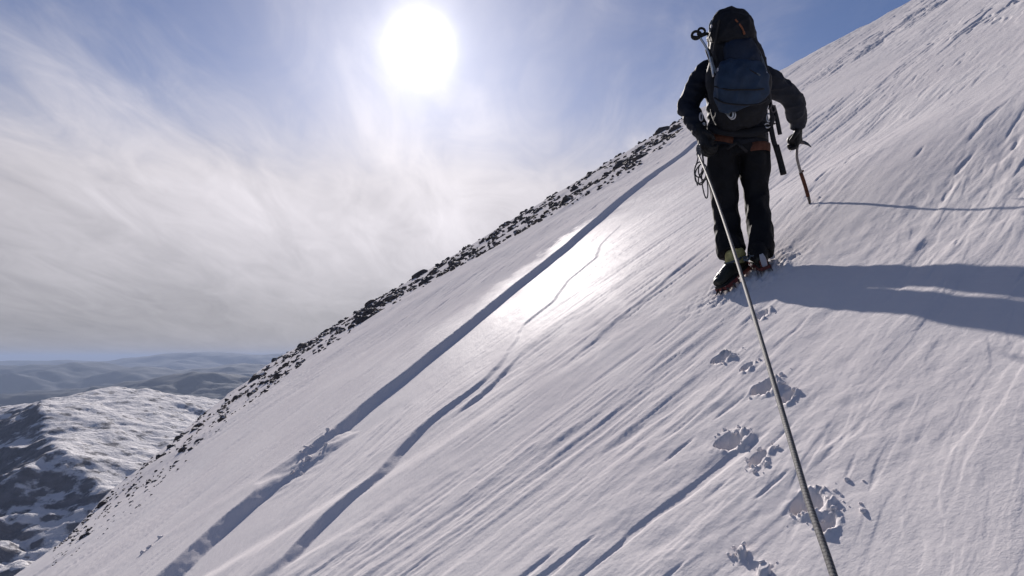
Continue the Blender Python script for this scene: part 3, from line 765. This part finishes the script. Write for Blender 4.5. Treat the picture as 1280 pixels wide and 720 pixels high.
# folded trekking pole strapped to the left side, basket uppermost
ORG = P(896, 100, 4.93)
pole = empty('trekking_pole', 'folded trekking pole lashed to the left side of the backpack with its basket sticking out', 'trekking pole', ORG)
bm = bmesh.new(); loft(bm, [P(874,46,4.92), P(883,60,4.92), P(889,78,4.91), P(892,96,4.91)], [.008,.008,.009,.009], 10); obj('shaft', bm, METAL, pole)
bm = bmesh.new()
ring(bm, P(870,44,4.92), .026, .024, .009, V(.2,1,.1)); ring(bm, P(877,39,4.93), .024, .018, .008, V(-.3,1,.2)); ball(bm, P(874,42,4.92), .016)
loft(bm, [P(866,46,4.92), P(872,47,4.92), P(878,44,4.92), P(884,42,4.94)], [.009,.012,.012,.010], 10); obj('basket', bm, SOLE, pole)
bm = bmesh.new(); loft(bm, [P(884,62,4.93), P(888,72,4.92), P(890,80,4.92)], [.015,.017,.014], 12); obj('handle', bm, SOLE, pole)

# ---------------------------------------------------------------- climbing gear hanging round the hips
def carabiner(bm, c, w, h, r, nrm=V(0,1,0), up=V(0,0,1)):
    ring(bm, c, w, h, r, nrm, up, 24)
ORG = P(912, 130, 4.98)
g = empty('carabiner_bunch', 'bunch of pale alloy carabiners clipped below the blue pack pocket', 'carabiners', ORG)
for k, (u, v, w, h, tl) in enumerate(((908,136,.020,.036,-.5),(912,140,.018,.038,-.35),(915,143,.020,.030,-.2))):
    bm = bmesh.new(); carabiner(bm, P(u,v,4.90+.01*k), w, h, .0055, V(.3,1,.1), V(tl,0,1)); o = obj('carabiner', bm, METAL if k else WEB, g)
bm = bmesh.new(); loft(bm, [P(903,127,4.92), P(908,132,4.905), P(911,138,4.90)], [(.011,.004)]*3, 8, V(0,1,0), 4); obj('sling', bm, WEB, g)
ORG = P(961, 118, 5.1)
g2 = empty('gear_rack', 'cluster of carabiners and quickdraws hanging at the right hip below the pack', 'climbing gear', ORG)
for k, (u, v, w, h, tl, m) in enumerate(((957,133,.016,.022,.1,METAL),(962,131,.012,.026,.2,DMETAL),(966,136,.014,.022,-.3,DMETAL),(961,147,.015,.026,.0,METAL),(965,150,.014,.028,.3,DMETAL),(959,157,.018,.014,.2,METAL))):
    bm = bmesh.new(); carabiner(bm, P(u,v,5.03+.012*k), w, h, .006, V(-.2+.1*k,1,.1), V(tl,0,1)); obj('carabiner', bm, m, g2)
bm = bmesh.new(); loft(bm, [P(961,116,5.08), P(963,130,5.06), P(965,146,5.06), P(964,158,5.07)], [(.014,.005)]*4, 8, V(0,1,0), 4); obj('sling', bm, WEBB, g2)
bm = bmesh.new(); loft(bm, [P(967,132,5.08), P(971,148,5.08), P(975,168,5.08)], [(.012,.008),(.014,.010),(.014,.010)], 10, V(0,1,0), 3); obj('quickdraw_sling', bm, WEBB, g2)
ORG = P(964, 150, 5.08)
g3 = empty('ice_tool', 'black shafted ice tool hanging head up from the right side of the harness', 'ice tool', ORG)
bm = bmesh.new(); loft(bm, [P(963,156,5.10), P(967,176,5.10), P(970,184,5.10)], [(.016,.012)]*3, 12, V(0,1,0), 3); obj('shaft', bm, WEBB, g3)
bm = bmesh.new(); loft(bm, [P(970,182,5.10), P(975,200,5.09), P(979.5,218,5.08)], [(.020,.016),(.019,.015),(.020,.016)], 14, V(0,1,0), 3); obj('grip', bm, SOLE, g3)
bm = bmesh.new(); loft(bm, [P(956,160,5.10), P(962,154,5.10), P(969,155,5.10)], [(.003,.010),(.012,.014),(.004,.010)], 10, V(0,1,0)); obj('tool_head', bm, DMETAL, g3)

# small gear on the left hip
ORG = P(884, 150, 5.1)
g4 = empty('gear_sling', 'pale wire gear hanging in the gap between left arm and jacket', 'climbing gear', ORG)
for (u, v, w, h, m) in ((876.5,146,.010,.026,PALE),(880,155,.007,.008,METAL),(883,164,.008,.010,METAL)):
    bm = bmesh.new(); ring(bm, P(u,v,5.09), w, h, .005); obj('carabiner', bm, m, g4)
bm = bmesh.new(); loft(bm, [P(877,140,5.1), P(879,150,5.1), P(882,160,5.1), P(885,172,5.1)], [.004]*4, 8); obj('cord', bm, WEBB, g4)
# coil of thin cord
ORG = P(876, 190, 5.06)
bm = bmesh.new()
for k, (u0, v0, w, h, tl) in enumerate(((876,217,.036,.066,.25),(879,215,.030,.055,-.2),(874,212,.030,.050,.1),(881,229,.018,.100,-.18),(878,222,.024,.05,.35))):
    ring(bm, P(u0,v0,5.07+.01*k), w, h, .0045, V(.25-.12*k,1,.05*k), V(tl,0,1), 30)
loft(bm, [P(874,186,5.06), P(872,200,5.05), P(868,215,5.05), P(872,232,5.05)], [.0045]*4, 8)
loft(bm, [P(877,186,5.07), P(879,200,5.07), P(880,214,5.07)], [.006]*3, 8)
o = obj('cord_coil', bm, CORD); tag(o, 'loose coil of thin dark cord hanging below the climber left hand', 'cord')
# the main rope
ORG = P(873, 194, 5.05)
pts = []
ra = P(873, 193, 5.06); rb = P(1064, 815, 1.02)
for t in np.linspace(0, 1, 12):
    q = ra.lerp(rb, float(t)); q.x += .030*4*t*(1-t)*(1-.3*t); q.z -= .01*4*t*(1-t); pts.append(q)
p_ = pts[-1]
pts += [V(.34,.75,-.62), V(.30,.45,-.95), V(.26,.2,-1.22), V(.2,-.1,Hs(.2,-.1)+.008), V(-.1,-.5,Hs(-.1,-.5)+.008), V(-.5,-.45,Hs(-.5,-.45)+.008)]
bm = bmesh.new(); 
dense = catmull(pts, 14)
loft(bm, dense, [.0062]*len(dense), 14, V(1,0,0), cap=True, sub=1)
rope = obj('rope', bm, ROPE); tag(rope, 'grey climbing rope running tight from the climber left hip down towards the camera', 'rope')
bm = bmesh.new(); ball(bm, P(873.5,192,5.06), .017, 1, 1, 1.3); ring(bm, P(873,186,5.06), .010, .022, .0075, V(.6,1,0)); obj('knot', remeshed(bm, .004, 1), ROPE, rope)

# ---------------------------------------------------------------- haze
hz = bpy.data.materials.new('haze'); hz.use_nodes = True
nt = hz.node_tree; nt.nodes.remove(nt.nodes['Principled BSDF'])
pv = nt.nodes.new('ShaderNodeVolumePrincipled'); pv.inputs['Color'].default_value = (.55,.68,.95,1); pv.inputs['Density'].default_value = 7.5e-5; pv.inputs['Anisotropy'].default_value = 0
nt.links.new(pv.outputs[0], nt.nodes['Material Output'].inputs['Volume'])
bm = bmesh.new(); bmesh.ops.create_cube(bm, size=1, matrix=Matrix.Translation((0, 19000, (VAL-12+120)/2)) @ Matrix.Diagonal((82000, 46000, 120-(VAL-12), 1)))
ORG = V(0,0,0)
o = obj('haze', bm, hz, smooth=False); o['kind'] = 'stuff'

# ---------------------------------------------------------------- sky, sun, camera
sd = V((525-CX)/F, 1, (HY-60)/F).normalized()
el = math.asin(sd.z); azs = math.atan2(sd.x, sd.y)
w = bpy.data.worlds.new('World'); scene.world = w; w.use_nodes = True
nt = w.node_tree; N = nt.nodes; L = nt.links; bg = N['Background']
sky = N.new('ShaderNodeTexSky'); sky.sky_type = 'NISHITA'; sky.sun_disc = False; sky.sun_elevation = el; sky.sun_rotation = azs
sky.altitude = 1500; sky.air_density = 1.0; sky.dust_density = 1.2; sky.ozone_density = 1.5
tc = N.new('ShaderNodeTexCoord'); nv = N.new('ShaderNodeVectorMath'); nv.operation = 'NORMALIZE'; L.new(tc.outputs['Generated'], nv.inputs[0])
sep = N.new('ShaderNodeSeparateXYZ'); L.new(nv.outputs[0], sep.inputs[0])
def M(op, a, b=None, c=None, clamp=False):
    n = N.new('ShaderNodeMath'); n.operation = op; n.use_clamp = clamp
    for i, q in enumerate((a, b, c)):
        if q is None: continue
        if isinstance(q, (int, float)): n.inputs[i].default_value = q
        else: L.new(q, n.inputs[i])
    return n.outputs[0]
zc = M('ADD', M('MAXIMUM', sep.outputs[2], 0), .16)
cb = N.new('ShaderNodeCombineXYZ'); L.new(M('DIVIDE', sep.outputs[0], zc), cb.inputs[0]); L.new(M('DIVIDE', sep.outputs[1], zc), cb.inputs[1])
def noi(scale, det, rough, dist, vec, mapping=None):
    n = N.new('ShaderNodeTexNoise'); n.inputs['Scale'].default_value = scale; n.inputs['Detail'].default_value = det
    n.inputs['Roughness'].default_value = rough; n.inputs['Distortion'].default_value = dist
    if mapping:
        mp = N.new('ShaderNodeMapping'); mp.inputs['Location'].default_value = mapping[0]; mp.inputs['Rotation'].default_value = mapping[1]; mp.inputs['Scale'].default_value = mapping[2]
        L.new(vec, mp.inputs[0]); vec = mp.outputs[0]
    L.new(vec, n.inputs['Vector']); return n.outputs['Fac']
def rng_(x, a, b, c=0., d=1., smooth=True):
    n = N.new('ShaderNodeMapRange'); n.interpolation_type = 'SMOOTHSTEP' if smooth else 'LINEAR'
    L.new(x, n.inputs[0]); n.inputs[1].default_value = a; n.inputs[2].default_value = b; n.inputs[3].default_value = c; n.inputs[4].default_value = d; return n.outputs[0]
n_big = noi(.75, 5, .5, .35, cb.outputs[0], ((1.3,.4,0),(0,0,.5),(1,.8,1)))
n_wsp = noi(2.6, 10, .62, 1.4, cb.outputs[0], ((1.2,7.1,3),(0,0,.75),(1.8,.7,1)))
n_str = noi(1.2, 8, .58, .6, cb.outputs[0], ((4.2,2.1,3),(0,0,-.25),(1.5,.45,1)))
elev = sep.outputs[2]
# veil: thick between about 3 and 17 degrees, thinning upward
veil = M('MULTIPLY', rng_(elev, .38, .10), rng_(elev, -.02, .10, .72, 1))
c1 = M('ADD', M('ADD', M('MULTIPLY', n_big, .52), M('MULTIPLY', n_str, .50)), M('MULTIPLY', n_wsp, .30))
cover = M('MAXIMUM', rng_(M('ADD', c1, M('MULTIPLY', veil, .70)), .50, 1.12), M('MULTIPLY', rng_(elev, .09, .01), 1.))
cover = M('MULTIPLY', cover, rng_(sep.outputs[1], -.35, .45, .22, 1.))
dt = N.new('ShaderNodeVectorMath'); dt.operation = 'DOT_PRODUCT'; L.new(nv.outputs[0], dt.inputs[0]); dt.inputs[1].default_value = sd
dot = M('MAXIMUM', dt.outputs['Value'], 0)
g1 = M('POWER', dot, 4200.); g2_ = M('POWER', dot, 120.); g3_ = M('POWER', dot, 3.)
# cloud brightness: forward scattering round the sun, greyer towards the horizon
lo = rng_(elev, -.01, .19, .52, 1.0)
cbright = M('MULTIPLY', M('ADD', M('ADD', M('MULTIPLY', g3_, 3.5), 2.5), M('MULTIPLY', g2_, 1.6)), M('MULTIPLY', lo, M('ADD', M('ADD', M('MULTIPLY', n_str, .7), M('MULTIPLY', n_wsp, .5)), .42)))
cc = N.new('ShaderNodeVectorMath'); cc.operation = 'SCALE'; cc.inputs[0].default_value = (1.0,.945,.985); L.new(cbright, cc.inputs['Scale'])
sk = N.new('ShaderNodeMix'); sk.data_type = 'RGBA'; sk.blend_type = 'MULTIPLY'; sk.inputs[0].default_value = 1; L.new(sky.outputs[0], sk.inputs[6]); sk.inputs[7].default_value = (.35,.38,.50,1)
mx = N.new('ShaderNodeMix'); mx.data_type = 'RGBA'; L.new(M('MULTIPLY', cover, .92), mx.inputs[0]); L.new(sk.outputs[2], mx.inputs[6]); L.new(cc.outputs[0], mx.inputs[7])
sun_c = N.new('ShaderNodeVectorMath'); sun_c.operation = 'SCALE'; sun_c.inputs[0].default_value = (1,.97,.93)
L.new(M('MULTIPLY', M('ADD', M('ADD', M('MULTIPLY', g1, 40.), M('MULTIPLY', M('POWER', dot, 1300.), 4.5)), M('MULTIPLY', g2_, 2.2)), M('ADD', M('MULTIPLY', n_str, 1.4), .35)), sun_c.inputs['Scale'])
ad = N.new('ShaderNodeVectorMath'); ad.operation = 'ADD'; L.new(mx.outputs[2], ad.inputs[0]); L.new(sun_c.outputs[0], ad.inputs[1])
L.new(ad.outputs[0], bg.inputs['Color']); bg.inputs['Strength'].default_value = .1

sl = bpy.data.lights.new('sun', 'SUN'); sl.energy = 4.5; sl.angle = math.radians(.55); sl.color = (1,.925,.875)
so = bpy.data.objects.new('sun', sl); COL.objects.link(so); so.rotation_mode = 'QUATERNION'; so.rotation_quaternion = (-sd).to_track_quat('-Z', 'Y')

cam = bpy.data.cameras.new('camera'); co_ = bpy.data.objects.new('camera', cam); COL.objects.link(co_)
cam.sensor_width = 36; cam.lens = F/1280*36; cam.shift_y = (HY-360)/1280; cam.clip_start = .05; cam.clip_end = 90000
co_.location = (0, 0, 0); co_.rotation_euler = (math.radians(90), 0, 0)
scene.camera = co_
vs = scene.view_settings; vs.view_transform = 'Standard'; vs.look = 'None'; vs.gamma = 1; vs.exposure = .42
scene.cycles.max_bounces = 6; scene.cycles.volume_bounces = 0
